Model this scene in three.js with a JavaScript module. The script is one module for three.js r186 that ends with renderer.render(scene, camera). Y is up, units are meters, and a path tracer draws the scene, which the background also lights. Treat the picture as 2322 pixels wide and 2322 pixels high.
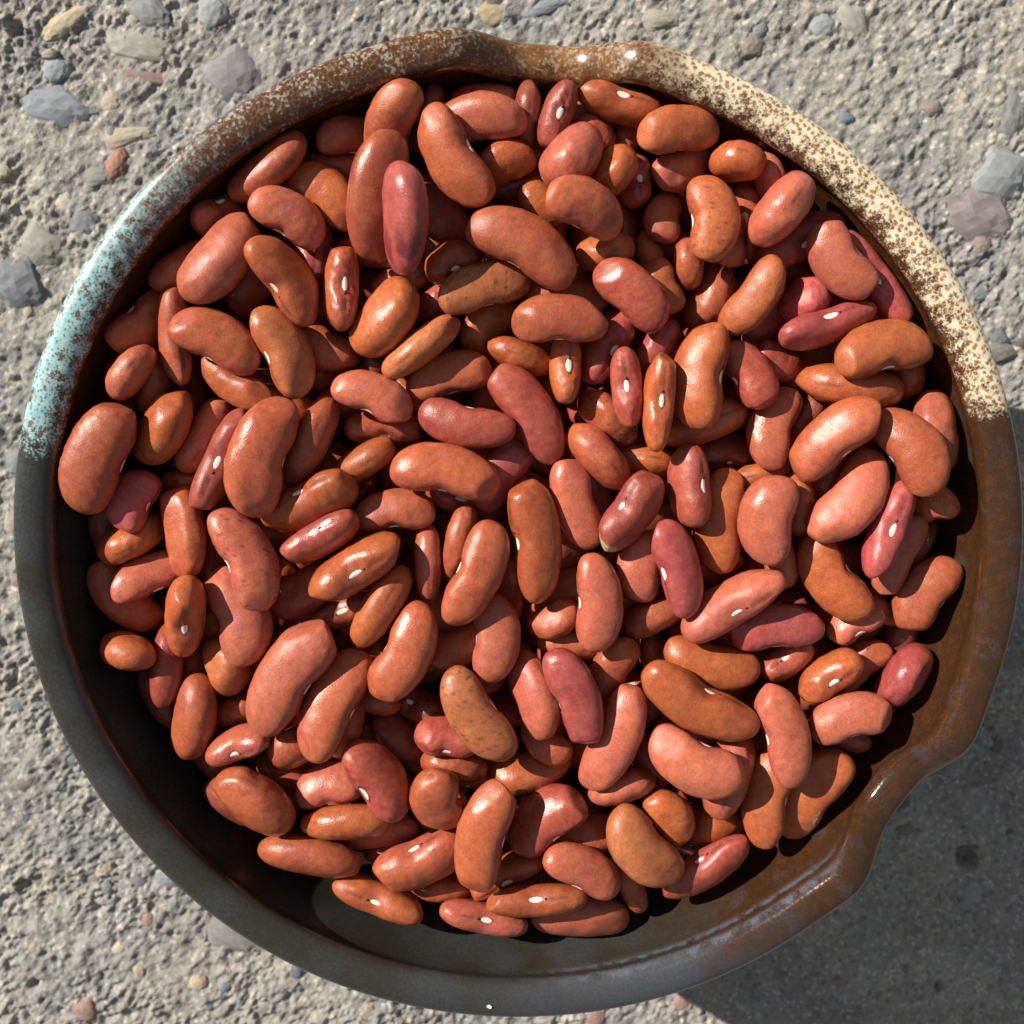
import * as THREE from 'three';
import { createNoise3D } from 'simplex-noise';

// ---------- camera, sky, sun, exposure ----------
const RIM = 0.073;                                   // height of the bowl's rim above the concrete
const TILT = THREE.MathUtils.degToRad(6.5), DIST = 0.1718, FOV = 53;
const target = new THREE.Vector3(-0.0010, RIM, -0.0064);
const camera = new THREE.PerspectiveCamera(FOV, 1, 0.01, 50);
camera.position.set(target.x, target.y + DIST * Math.cos(TILT), target.z - DIST * Math.sin(TILT));
camera.up.set(0, 0, -1);
camera.lookAt(target);
camera.updateMatrixWorld();
camera.focus = DIST + 0.002;
camera.userData.fStop = 26;

const scene = new THREE.Scene();
const SUN_EL = THREE.MathUtils.degToRad(33.5), SUN_AZ = THREE.MathUtils.degToRad(32);
const sunDir = new THREE.Vector3(-Math.cos(SUN_EL) * Math.cos(SUN_AZ), Math.sin(SUN_EL), -Math.cos(SUN_EL) * Math.sin(SUN_AZ));
// a plain hazy sky: pale at the horizon, a little bluer overhead, a soft glow round the sun
const skyData = new Float32Array(256 * 128 * 4);
for (let j = 0; j < 128; j++) for (let i = 0; i < 256; i++) {
  const el = ((j + 0.5) / 128 - 0.5) * Math.PI, az = ((i + 0.5) / 256 - 0.5) * 2 * Math.PI;
  const d = new THREE.Vector3(Math.cos(el) * Math.cos(az), Math.sin(el), Math.cos(el) * Math.sin(az));
  const up = THREE.MathUtils.smoothstep(d.y, 0, 0.7), glow = Math.pow(Math.max(0, d.dot(sunDir)), 12), o = 4 * (j * 256 + i);
  [[1.03, 0.84], [1.0, 0.9], [0.95, 1.0]].forEach(([low, high], k) => { skyData[o + k] = (low + (high - low) * up) * (1 + 0.9 * glow); });
  skyData[o + 3] = 1;
}
const sky = new THREE.DataTexture(skyData, 256, 128, THREE.RGBAFormat, THREE.FloatType);
sky.mapping = THREE.EquirectangularReflectionMapping;
sky.magFilter = sky.minFilter = THREE.LinearFilter;
sky.needsUpdate = true;
scene.background = sky;
scene.environment = sky;
scene.backgroundIntensity = scene.environmentIntensity = 0.18;
const sun = new THREE.DirectionalLight(0xfff5e8, 5);
sun.name = 'sun';
sun.position.copy(sunDir).multiplyScalar(1.5);
sun.castShadow = true;
sun.shadow.mapSize.set(4096, 4096);
Object.assign(sun.shadow.camera, { left: -0.25, right: 0.25, top: 0.25, bottom: -0.25, near: 0.5, far: 3 });
scene.add(sun, sun.target);
const renderer = new THREE.WebGLRenderer({ antialias: true });
renderer.setSize(1024, 1024);
renderer.toneMapping = THREE.LinearToneMapping;
renderer.toneMappingExposure = 1.38;
renderer.shadowMap.enabled = true;

// ---------- helpers ----------
function seeded(a) {
  return () => { a = (a + 0x6d2b79f5) | 0; let t = Math.imul(a ^ (a >>> 15), 1 | a); t = (t + Math.imul(t ^ (t >>> 7), 61 | t)) ^ t; return ((t ^ (t >>> 14)) >>> 0) / 4294967296; };
}
const n3 = createNoise3D(seeded(11)), m3 = createNoise3D(seeded(29));
const clamp = THREE.MathUtils.clamp, smooth = THREE.MathUtils.smoothstep, lerp = THREE.MathUtils.lerp;
const fbm = (x, y, z, o = 4) => { let s = 0, a = 0.5; for (let i = 0; i < o; i++) { s += a * n3(x, y, z); x = x * 2.03 + 3.1; y = y * 2.03 + 7.7; z = z * 2.03 + 1.9; a *= 0.5; } return s; };
function cells(x, y, z) {                            // distances to the two nearest random points of a cell grid
  const ix = Math.floor(x), iy = Math.floor(y), iz = Math.floor(z);
  let a = 9, b = 9, id = 0;
  for (let i = -1; i <= 1; i++) for (let j = -1; j <= 1; j++) for (let k = -1; k <= 1; k++) {
    const X = ix + i, Y = iy + j, Z = iz + k;
    let h = Math.imul(X, 374761393) ^ Math.imul(Y, 668265263) ^ Math.imul(Z, 1274126177);
    h = Math.imul(h ^ (h >>> 13), 1274126177); h ^= h >>> 16;
    const dx = X + (h & 255) / 255 - x, dy = Y + ((h >> 8) & 255) / 255 - y, dz = Z + ((h >> 16) & 255) / 255 - z;
    const d = dx * dx + dy * dy + dz * dz;
    if (d < a) { b = a; a = d; id = h; } else if (d < b) b = d;
  }
  return [Math.sqrt(a), Math.sqrt(b), (id >>> 8 & 1023) / 1023];
}
function cells2(x, z) {                              // the same on a plane
  const ix = Math.floor(x), iz = Math.floor(z);
  let a = 9, b = 9, id = 0;
  for (let i = -1; i <= 1; i++) for (let k = -1; k <= 1; k++) {
    const X = ix + i, Z = iz + k;
    let h = Math.imul(X, 0x27d4eb2d) ^ Math.imul(Z + 40503, 0x165667b1);
    h ^= h >>> 15; h = Math.imul(h, 0x2c1b3c6d); h ^= h >>> 12; h = Math.imul(h, 0x297a2d39); h ^= h >>> 15;
    const dx = X + (h & 255) / 255 - x, dz = Z + ((h >> 16) & 255) / 255 - z, d = dx * dx + dz * dz;
    if (d < a) { b = a; a = d; id = h; } else if (d < b) b = d;
  }
  return [Math.sqrt(a), Math.sqrt(b), (id >>> 8 & 1023) / 1023];
}
const lin = (hex) => { const c = new THREE.Color(hex); return [c.r, c.g, c.b]; };
const mix3 = (a, b, t) => [a[0] + (b[0] - a[0]) * t, a[1] + (b[1] - a[1]) * t, a[2] + (b[2] - a[2]) * t];
const toByte = (v) => 255 * (v <= 0.0031308 ? 12.92 * clamp(v, 0, 1) : 1.055 * Math.pow(clamp(v, 0, 1), 1 / 2.4) - 0.055);
// a picture of w x h texels, filled by f(u, v) -> [r, g, b] (linear for colour maps, 0..1 for data maps)
function texture(w, h, f, colour, wrap = THREE.RepeatWrapping) {
  const d = new Uint8Array(w * h * 4);
  for (let j = 0; j < h; j++) for (let i = 0; i < w; i++) {
    const c = f((i + 0.5) / w, (j + 0.5) / h, i, j), o = 4 * (j * w + i);
    for (let k = 0; k < 3; k++) d[o + k] = Math.round(colour ? toByte(c[k]) : 255 * clamp(c[k], 0, 1));
    d[o + 3] = 255;
  }
  const t = new THREE.DataTexture(d, w, h);
  t.wrapS = t.wrapT = wrap; t.magFilter = THREE.LinearFilter; t.minFilter = THREE.LinearMipmapLinearFilter; t.generateMipmaps = true;
  if (colour) t.colorSpace = THREE.SRGBColorSpace;
  t.needsUpdate = true;
  return t;
}
const shade = (o) => { o.traverse((m) => { if (m.isMesh) { m.castShadow = true; m.receiveShadow = true; } }); return o; };
// a pixel of the photograph (2322 x 2322) as a ray, met with a level plane
const FPX = 1161 / Math.tan(THREE.MathUtils.degToRad(FOV / 2));
const camX = new THREE.Vector3(), camY = new THREE.Vector3(), camZ = new THREE.Vector3();
camera.matrixWorld.extractBasis(camX, camY, camZ);
function onLevel(px, py, y) {
  const d = new THREE.Vector3().addScaledVector(camX, (px - 1161) / FPX).addScaledVector(camY, -(py - 1161) / FPX).addScaledVector(camZ, -1);
  return camera.position.clone().addScaledVector(d, (y - camera.position.y) / d.y);
}

// ---------- the bowl's shape ----------
const PROFILE = [[0, 3], [18, 3], [30, 3], [33, 0.6], [36, 0], [38.4, 1.2], [38.6, 5], [42, 9], [52, 17], [64, 29], [73.5, 44], [79.6, 58], [82.4, 65], [84.2, 68.6], [85, 70.6], [84.8, 72.0], [83.8, 72.8], [82.2, 73], [80.6, 72.7], [79.4, 72], [78.75, 71], [78.6, 69.9], [78.95, 68.9], [79.15, 67.6], [78.7, 64.5], [77, 58], [74, 49], [68.5, 37], [60, 26], [47, 16.5], [30, 12], [12, 11], [0, 11]];
const curve = new THREE.CatmullRomCurve3(PROFILE.map(([r, y]) => new THREE.Vector3(r / 1000, y / 1000, 0)), false, 'centripetal');
const TABLE = Array.from({ length: 4001 }, (_, i) => curve.getPoint(i / 4000));
const profileAt = (s, out) => { const f = clamp(s, 0, 1) * 4000, i = Math.min(3999, Math.floor(f)); return out.copy(TABLE[i]).lerp(TABLE[i + 1], f - i); };
const deg = (t) => { let d = THREE.MathUtils.radToDeg(t); while (d > 180) d -= 360; while (d < -180) d += 360; return d; };
const gap = (a, b) => Math.abs(deg(THREE.MathUtils.degToRad(a - b)));
function dip(a) {                                    // the two thumb-wide dips in the rim, 0..1
  return Math.max(Math.exp(-((gap(a, -86.5) / 7.4) ** 3)), Math.exp(-((gap(a, 34.3) / 7.2) ** 3)));
}
function shoulder(a) { return Math.max(Math.exp(-(((gap(a, -86.5) - 11.4) / 3.6) ** 2)), Math.exp(-(((gap(a, 34.3) - 11.2) / 3.6) ** 2))); }
function bowlPoint(s, th, out) {
  const p = profileAt(s, out), a = deg(th), up = smooth(p.y, RIM - 0.024, RIM - 0.002);
  let r = p.x * (1 + 0.0022 * Math.sin(2 * th + 0.6) + 0.0012 * Math.sin(3 * th + 2) + 0.0006 * Math.sin(7 * th)), y = p.y;
  y += up * (0.0006 * Math.sin(2 * th + 1.3) - 0.0076 * dip(a) + 0.0004 * shoulder(a));
  r += up * (0.0003 * shoulder(a) - 0.0004 * dip(a));
  return out.set(r * Math.cos(th), y, r * Math.sin(th));
}
const INSIDE = PROFILE.slice(21).map(([r, y]) => [r / 1000, y / 1000]);
const innerR = (y) => {                              // inside radius at a height
  const t = INSIDE;
  if (y >= t[0][1]) return t[0][0];
  for (let i = 1; i < t.length; i++) if (y >= t[i][1]) return lerp(t[i][0], t[i - 1][0], (y - t[i][1]) / Math.max(1e-9, t[i - 1][1] - t[i][1]));
  return 0;
};
// ---------- concrete ----------
const HOLES = [[48, 2015, 2.0], [91, 2172, 1.0], [70, 2242, 1.6], [128, 2305, 1.1], [2201, 1950, 3.2], [2137, 2244, 1.4], [1470, 2262, 0.9], [30, 60, 2], [2060, 2200, 1.1], [1900, 2080, 0.8], [2260, 1180, 1.3], [1980, 1930, 0.8], [20, 1555, 1.5], [330, 2290, 0.8], [2290, 620, 1.2]].map(([x, y, r]) => { const p = onLevel(x, y, 0); return [p.x, p.z, r / 1000]; });
function groundHeight(x, z) {
  let h = 0.0012 * fbm(x * 45, z * 45, 3.3, 3) + 0.0009 * fbm(x * 170, z * 170, 8.1, 3);
  const rough = 0.5 + 0.9 * smooth(fbm(x * 26, z * 26, 17, 2), -0.3, 0.45);
  h += rough * (0.00036 * n3(x * 520, 1.7, z * 520) + 0.00030 * m3(x * 1050, 4.2, z * 1050) + 0.0002 * n3(x * 1900, 9.2, z * 1900) - 0.0007 * Math.abs(n3(x * 210, 13, z * 210)));
  const c = cells2(x * 420 + 3 * n3(x * 90, 2, z * 90), z * 420);
  h += 0.0005 * rough * Math.max(0, 0.45 - c[0]) * (c[2] - 0.2);
  const pit = n3(x * 170, 21, z * 170);
  if (pit > 0.7) h -= 0.003 * (pit - 0.7);
  for (const [hx, hz, r] of HOLES) { const d = Math.hypot(x - hx, z - hz) / r + 0.25 * n3(x * 900, 2, z * 900); if (d < 1.3) h -= r * 1.5 * (1 - smooth(d, 0.35, 1.2)); }
  return h - 0.0014;
}
const ground = (() => {
  const ax = [];
  for (let v = -0.152; v <= 0.1521; v += 0.0005) ax.push(v);
  const far = []; let st = 0.0007, v = 0.152; while (v < 1.2) { v += st; st *= 1.13; far.push(v); }
  const g = [...far.map((q) => -q).reverse(), ...ax, ...far], n = g.length;
  const pos = new Float32Array(n * n * 3), uv = new Float32Array(n * n * 2), idx = [];
  for (let j = 0; j < n; j++) for (let i = 0; i < n; i++) {
    const o = j * n + i, x = g[i], z = g[j];
    pos[3 * o] = x; pos[3 * o + 1] = Math.hypot(x, z) < 0.041 ? -0.0004 + Math.min(0, groundHeight(x, z)) : groundHeight(x, z); pos[3 * o + 2] = z;
    uv[2 * o] = x / 0.3 + 0.5; uv[2 * o + 1] = z / 0.3 + 0.5;
    if (i < n - 1 && j < n - 1) idx.push(o, o + n, o + 1, o + 1, o + n, o + n + 1);
  }
  const geo = new THREE.BufferGeometry();
  geo.setAttribute('position', new THREE.BufferAttribute(pos, 3));
  geo.setAttribute('uv', new THREE.BufferAttribute(uv, 2));
  geo.setIndex(idx); geo.computeVertexNormals();
  const paste = lin('#94938e'), sandy = lin('#9d9990'), grey = lin('#868685'), dark = lin('#57544f'), pale = lin('#d5cdbb'), blue = lin('#777d84'), rust = lin('#8e6f57');
  const map = texture(2048, 2048, (u, w) => {
    const x = (u - 0.5) * 0.3, z = (w - 0.5) * 0.3;
    let c = mix3(paste, sandy, clamp(0.5 + 0.9 * fbm(x * 40, z * 40, 1, 3), 0, 1));
    c = mix3(c, grey, clamp(0.35 + 0.9 * n3(x * 24, z * 24, 9), 0, 0.8));
    { const st = 1 + 0.2 * fbm(x * 15 + 3, z * 15, 5, 4) + 0.12 * fbm(x * 90, z * 90, 7, 2); c = [c[0] * st, c[1] * st, c[2] * st]; }
    const k = cells2(x * 900, z * 900);           // sand grains
    if (k[0] < 0.42) c = mix3(c, k[2] < 0.17 ? dark : k[2] < 0.3 ? blue : k[2] > 0.8 ? pale : k[2] > 0.77 ? rust : c, 0.42);
    const q = cells2(x * 330 + 40, z * 330);           // coarser grit
    if (q[0] < 0.3 && q[2] > 0.62) c = mix3(c, q[2] > 0.9 ? pale : q[2] > 0.8 ? blue : dark, 0.25);
    const f = 1 + 0.16 * n3(x * 1500, z * 1500, 4);
    return [c[0] * f, c[1] * f, c[2] * f];
  }, true, THREE.MirroredRepeatWrapping);
  const bump = texture(1024, 1024, (u, w) => { const x = u * 0.15, z = w * 0.15; const b = 0.5 + 0.3 * n3(x * 2100, z * 2100, 2) + 0.25 * m3(x * 3900, z * 3900, 7); return [b, b, b]; }, false, THREE.MirroredRepeatWrapping);
  bump.repeat.set(2, 2);
  const mesh = new THREE.Mesh(geo, new THREE.MeshStandardMaterial({ map, bumpMap: bump, bumpScale: 0.00022, roughness: 0.93 }));
  mesh.name = 'ground'; mesh.userData = { kind: 'structure' };
  scene.add(mesh);
  return mesh;
})();
{ // stones of the aggregate that show in the worn concrete
  const rnd = seeded(77), spots = [
    [140, 45, 92, 36, -32, '#c2b79a'], [306, 98, 128, 66, 12, '#a9a79d'], [525, 150, 130, 128, 30, '#8d8a8d'], [128, 236, 138, 74, 5, '#8a929b'], [275, 308, 108, 42, -12, '#b6ad9a'], [258, 366, 38, 58, 20, '#a97a6a'], [120, 155, 52, 46, 0, '#9aa3aa'],
    [183, 500, 62, 60, 10, '#85888b'], [76, 548, 100, 80, 15, '#a3a199'], [42, 642, 112, 96, 20, '#7f858b'], [215, 400, 60, 46, 0, '#8c8c88'], [330, 20, 90, 50, 30, '#8d8f90'], [478, 25, 60, 62, 0, '#9fa2a3'], [325, 170, 90, 26, 8, '#96807a'],
    [2267, 385, 130, 112, 0, '#9aa0a2'], [2222, 470, 190, 130, 20, '#958c8c'], [1920, 266, 34, 30, 0, '#7c8893'], [2162, 50, 34, 26, 0, '#7c858c'], [1870, 54, 52, 46, 10, '#9ba1a3'], [2228, 662, 46, 36, 0, '#8b979b'], [1945, 36, 80, 52, 60, '#a5a39c'], [2300, 250, 70, 110, 0, '#92938f'], [1500, 40, 70, 40, 0, '#a7a194'], [1230, 12, 90, 26, -15, '#8b929b'], [1110, 26, 80, 50, 0, '#b0a384'],
    [25, 1602, 46, 40, 0, '#8d9499'], [149, 1704, 26, 32, 0, '#82888e'], [381, 1998, 50, 36, 0, '#8b9198'], [520, 2128, 140, 92, 25, '#8f8b8d'], [224, 1981, 44, 30, 10, '#b8ab98'], [447, 2234, 32, 28, 0, '#bcae93'], [669, 2209, 24, 30, 10, '#6e7983'], [505, 2244, 24, 20, 0, '#848d96'], [52, 1780, 34, 20, 0, '#857b76'], [2209, 2031, 40, 66, 12, '#9aa0a3'], [2060, 1880, 40, 36, 0, '#83817b'], [80, 1290, 60, 90, 0, '#8b8f92'], [38, 1050, 60, 56, 0, '#8a8f93'], [20, 1180, 40, 60, 0, '#b2aa9c'], [2300, 1500, 50, 40, 0, '#8b8780'], [1720, 2290, 36, 24, 0, '#a8a093'], [600, 2290, 60, 34, 0, '#99968f'], [2260, 800, 70, 40, 0, '#85827c'],
  ];
  for (let i = 0; i < 170; i++) { const a = rnd() * 6.283, r = 0.07 + 0.1 * Math.sqrt(rnd()); const c = ['#8d9297', '#a9a397', '#7a7f85', '#b9af9c', '#8f857c', '#a08478', '#c4bdae', '#6f6d6a'][Math.floor(rnd() * 8)]; spots.push([null, a, r, 0.0012 + 0.0026 * rnd() * rnd() + 0.0004, rnd() * 180, c]); }
  const mats = new Map();
  const stoneMap = texture(256, 256, (u, w) => { const b = 0.8 + 0.22 * fbm(u * 9, w * 9, 3, 4) + 0.1 * n3(u * 60, w * 60, 5); return [b, b, b]; }, true);
  const shapes = [0, 1, 2, 3, 4, 5].map((k) => {
    const g = new THREE.IcosahedronGeometry(1, 4), p = g.attributes.position, R = seeded(200 + k), v = new THREE.Vector3(), planes = [];
    for (let q = 0; q < 7; q++) planes.push([new THREE.Vector3(R() * 2 - 1, (R() - 0.4) * 0.9, R() * 2 - 1).normalize(), 0.66 + 0.26 * R()]);
    for (let i = 0; i < p.count; i++) {
      v.fromBufferAttribute(p, i);
      for (const [nn, d] of planes) { const e = v.dot(nn) - d; if (e > 0) v.addScaledVector(nn, -e * e / (e + 0.05)); }
      v.multiplyScalar(1 + 0.06 * n3(v.x * 3 + k, v.y * 3, v.z * 3) + 0.03 * n3(v.x * 9, v.y * 9 + k, v.z * 9));
      p.setXYZ(i, v.x, v.y, v.z);
    }
    g.computeVertexNormals(); return g;
  });
  spots.forEach(([px, py, w, h, turn, hex], i) => {
    let x, z, a, b;
    if (px === null) { x = w * Math.cos(py); z = w * Math.sin(py); a = h; b = h * (0.6 + 0.4 * rnd()); }
    else { const p = onLevel(px, py, 0), q = onLevel(px + 100, py, 0), s = (q.x - p.x) / 100; x = p.x; z = p.z; a = w * s / 2 * 1.25; b = h * s / 2 * 1.25; }
    if (Math.hypot(x, z) < 0.05) return;
    if (!mats.has(hex)) mats.set(hex, new THREE.MeshStandardMaterial({ color: hex, map: stoneMap, roughness: 0.8 }));
    const m = new THREE.Mesh(shapes[i % 6], mats.get(hex)), t = Math.min(a, b);
    m.name = 'stone'; m.scale.set(a * 1.1, t * 0.62, b * 1.1); m.rotation.y = -THREE.MathUtils.degToRad(turn); m.rotation.z = (rnd() - 0.5) * 0.2;
    m.position.set(x, groundHeight(x, z) - t * 0.62 + Math.min(0.0013, t * 0.3), z);
    ground.add(m);
  });
}
shade(ground);

// ---------- the bowl ----------
const OVER = [-168, -17];                            // the stretch of rim that was dipped in the pale glaze
const INK = { cream: lin('#e0d7bd'), honey: lin('#a3763c'), brown: lin('#54331a'), deep: lin('#3a2216'), turq: lin('#79aeb4'), ice: lin('#aecbcb'), coal: lin('#2f2e29'), olive: lin('#353127'), slate: lin('#444851'), bark: lin('#3a2718'), rust: lin('#5a3216'), plum: lin('#40292a') };
function glaze(p, th, f, arc) {                           // f: 0 outer edge of the lip .. 1 inner edge, past 1 the inner wall, below 0 the outer wall
  const a = deg(th), w = 3.2 * fbm(p.x * 160, p.y * 160, p.z * 160, 3) * 2, aa = a + w * 0.5 + 1.3 * n3(p.x * 1700, p.y * 1700, p.z * 1700);
  const inOver = Math.min(smooth(aa, OVER[0] - 1.2, OVER[0] + 1.4), 1 - smooth(aa, OVER[1] - 2.4, OVER[1] + 1.6));
  // plain glaze: brown to the right, charcoal below and to the left, with a blue-grey run between
  const b = a < -100 ? a + 360 : a;
  const mottle = fbm(p.x * 420, p.y * 420, p.z * 420, 3), fine = n3(p.x * 2600, p.y * 2600, p.z * 2600), grainy = m3(p.x * 1500, p.y * 1500, p.z * 1500);
  let brown = mix3(INK.bark, INK.rust, clamp(0.05 + 0.6 * mottle + 0.3 * fine, 0, 0.5));
  brown = mix3(brown, INK.slate, clamp(0.9 * fbm(p.x * 130, p.y * 130 + 4, p.z * 130, 2) - 0.2 + 0.15 * grainy, 0, 0.3));
  let coal = mix3(INK.coal, INK.olive, clamp(0.5 + 0.8 * mottle, 0, 1));
  coal = mix3(coal, INK.slate, clamp(0.15 + 0.5 * fbm(p.x * 70, p.y * 70, p.z * 70, 2) + 0.12 * grainy, 0, 0.5));
  const runs = fbm(th * 26, f * 1.6, 4, 3);
  const blueRun = Math.exp(-(((b - 72) / 22) ** 2)) * smooth(f + 0.35 * runs, -0.1, 0.35) * (1 - smooth(f + 0.4 * runs, 0.75, 1.2));
  coal = mix3(coal, INK.slate, 0.75 * blueRun);
  const toCoal = smooth(b + 10 * fbm(p.x * 60, p.y * 60, p.z * 60, 3) + 6 * (f > 1 ? -1 : 0), 50, 72);
  let c = mix3(brown, coal, toCoal), rough = lerp(0.13, 0.27, toCoal);
  const fringe = (Math.exp(-(((f - 0.84 + 0.07 * runs) / 0.075) ** 2)) + Math.exp(-(((f - 1.34 + 0.1 * runs) / 0.1) ** 2))) * smooth(b, 40, 50) * (1 - smooth(b, 78, 92));
  c = mix3(c, lin('#5b6470'), clamp(fringe * (0.55 + 0.9 * runs + 0.3 * fine), 0, 0.8));
  // the edge where lip and wall meet: the glaze thins to rust
  const edge = Math.exp(-(((f - 1.06 + 0.05 * runs) / 0.1) ** 2));
  c = mix3(c, mix3(INK.rust, INK.plum, toCoal * 0.7), (0.5 + 0.5 * (1 - toCoal)) * edge * clamp(0.65 + runs, 0, 1));
  if (inOver > 0) {
    const turq = smooth(-a + w, 122, 150), cream = smooth(a + w, -80, -66), notch = Math.exp(-(((a + 86.5) / 9) ** 2));
    const su = th * 0.0815, sv = arc, k = cells2(su * 1020 + 0.14 * fine + 0.3 * mottle, sv * 1020 + 0.14 * grainy), k2 = cells2(su * 330 + 0.2 * grainy, sv * 330 + 7), k3 = cells2(su * 1200 + 3, sv * 1200);
    // cream with honey-brown cells
    let cr = mix3(INK.cream, mix3(INK.honey, INK.brown, k[2] * 0.7), 0.9 * smooth(0.45 + 0.08 * fine + 0.1 * mottle - k[0], 0, 0.26));
    cr = mix3(cr, INK.honey, 0.35 * clamp(fbm(p.x * 240, p.y * 240, p.z * 240, 2), 0, 1));
    // turquoise with dark star-shaped pin spots
    let tq = mix3(INK.turq, INK.ice, clamp(0.45 + 0.9 * mottle, 0, 1));
    tq = mix3(tq, INK.rust, 0.9 * smooth(0.26 + 0.12 * fine - k2[0], 0, 0.14));
    tq = mix3(tq, INK.slate, 0.75 * smooth(0.27 + 0.18 * grainy - k3[0], 0, 0.12));
    // brown with pale veins
    const vein = smooth(0.2 + 0.14 * fine + 0.12 * mottle - (k[1] - k[0]), 0, 0.13);
    const fleck = smooth(fbm(p.x * 950, p.y * 950 + 5, p.z * 950, 3) + 0.5 * fbm(p.x * 150, p.y * 150, p.z * 150 + 9, 2), 0.1, 0.42);
    let br = mix3(mix3(INK.brown, INK.rust, clamp(0.4 + mottle, 0, 1)), mix3(mix3(INK.ice, INK.cream, 0.3), INK.honey, 0.25 + 0.3 * grainy), 0.62 * clamp(0.8 * fleck + 0.25 * vein, 0, 1));
    let o = mix3(mix3(br, tq, clamp(turq + 0.5 * (mottle) * (turq > 0.02 && turq < 0.98 ? 1 : 0), 0, 1)), cr, cream);
    o = mix3(o, mix3(INK.honey, INK.deep, clamp(0.3 + 1.4 * fbm(p.x * 110, p.y * 110, p.z * 110, 2), 0, 1)), 0.45 * notch);
    // pale glaze breaks to brown in drips toward the inside, and in a thin line at the outer edge
    const drip = f + 0.4 * fbm(p.x * 330, p.y * 330 + 7, p.z * 330, 3) + 0.12 * fbm(th * 60, f * 0.8, 2, 3) + 0.2 * fine + 0.14 * grainy;
    o = mix3(o, mix3(INK.brown, INK.deep, clamp(0.4 + mottle + 0.2 * (f - 1), 0, 1)), smooth(drip, lerp(0.5, 0.42, cream), lerp(0.95, 0.92, cream)));
    o = mix3(o, INK.brown, 0.75 * smooth(-f + 0.3 * fine + 0.2 * mottle, -0.1, 0.12));
    const inner = smooth(f + 0.3 * mottle, 1.7, 2.3);
    o = mix3(o, mix3(INK.bark, INK.olive, clamp(0.4 + mottle, 0, 1)), inner);
    c = mix3(c, o, inOver); rough = lerp(rough, lerp(0.2, 0.4, turq), inOver);
  }
  const fl = 1 + 0.1 * fine + 0.08 * grainy;
  return { c: [c[0] * fl, c[1] * fl, c[2] * fl], rough: rough + 0.05 * grainy };
}
const bowl = new THREE.Group();
bowl.name = 'ceramic_bowl';
bowl.userData = { label: 'round glazed stoneware bowl with two dips in its rim, full of red beans', category: 'bowl' };
scene.add(bowl);
{
  const whereY = (s) => profileAt(s, new THREE.Vector3());
  // parameter range of the lip
  let sOut = 0, sIn = 1;
  for (let s = 0; s <= 1; s += 0.0005) { const q = whereY(s); if (q.x > 0.0838 && !sOut) sOut = s; if (q.y > 0.0694 && s > 0.5) sIn = s; }
  const arcs = [0]; { const q = new THREE.Vector3(), r = new THREE.Vector3(); for (let i = 1; i <= 4000; i++) { profileAt((i - 1) / 4000, q); profileAt(i / 4000, r); arcs.push(arcs[i - 1] + q.distanceTo(r)); } }
  const arcAt = (s) => arcs[Math.round(s * 4000)];
  const R = Math.PI / 180, ranges = [['outer_wall', 0, sOut, 60, 1024, 96, 0, 360], ['rim', sOut, sIn, 34, 2048, 160, -176, -8], ['rim', sOut, sIn, 34, 2048, 128, -8, 184], ['inner_wall', sIn, 1, 60, 2048, 256, 0, 360]];
  const v = new THREE.Vector3(), A = new THREE.Vector3(), B = new THREE.Vector3();
  const lipF = (s) => (s - sOut) / (sIn - sOut);
  // how far down the inner wall a point is, in lip widths
  const wallF = (s) => { const q = whereY(s); return 1 + (0.0694 - q.y) / 0.0065; };
  for (const [name, s0, s1, ns, tw, thh, t0, t1] of ranges) {
    const NT = Math.round((t1 - t0) * 2.5);
    const pos = [], nor = [], uv = [], idx = [];
    for (let j = 0; j <= ns; j++) {
      const s = lerp(s0, s1, j / ns);
      for (let i = 0; i <= NT; i++) {
        const th = lerp(t0, t1, i / NT) * R;
        bowlPoint(s, th, v); pos.push(v.x, v.y, v.z); uv.push(i / NT, j / ns);
        const e = 0.0015, e2 = 0.002;
        bowlPoint(clamp(s + e, 0, 1), th, A); bowlPoint(clamp(s - e, 0, 1), th, B); const ds = A.clone().sub(B);
        bowlPoint(s, th + e2, A); bowlPoint(s, th - e2, B); const dt = A.clone().sub(B);
        const n = ds.cross(dt); if (n.lengthSq() < 1e-22) n.set(0, s < 0.5 ? -1 : 1, 0); n.normalize();
        nor.push(n.x, n.y, n.z);
        if (i < NT && j < ns) { const o = j * (NT + 1) + i; idx.push(o, o + NT + 1, o + 1, o + 1, o + NT + 1, o + NT + 2); }
      }
    }
    const g = new THREE.BufferGeometry();
    g.setAttribute('position', new THREE.Float32BufferAttribute(pos, 3));
    g.setAttribute('normal', new THREE.Float32BufferAttribute(nor, 3));
    g.setAttribute('uv', new THREE.Float32BufferAttribute(uv, 2));
    g.setIndex(idx);
    const rough = new Float32Array(tw * thh);
    const map = texture(tw, thh, (u, w, i, j) => {
      const s = lerp(s0, s1, w), th = lerp(t0, t1, u) * R;
      bowlPoint(s, th, v);
      const q = glaze(v, th, name === 'rim' ? lipF(s) : name === 'inner_wall' ? wallF(s) : -0.4 - 3 * (sOut - s), arcAt(s));
      rough[j * tw + i] = q.rough;
      return q.c;
    }, true, THREE.ClampToEdgeWrapping);
    if (name !== 'rim') map.wrapS = THREE.RepeatWrapping;
    const rmap = texture(tw, thh, (u, w, i, j) => [1, rough[j * tw + i], 0], false, THREE.ClampToEdgeWrapping);
    const m = new THREE.Mesh(g, new THREE.MeshPhysicalMaterial({ map, roughnessMap: rmap, roughness: 1, metalness: 0, ior: 1.5, side: THREE.DoubleSide }));
    m.name = name;
    bowl.add(m);
  }
}
shade(bowl);

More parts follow.
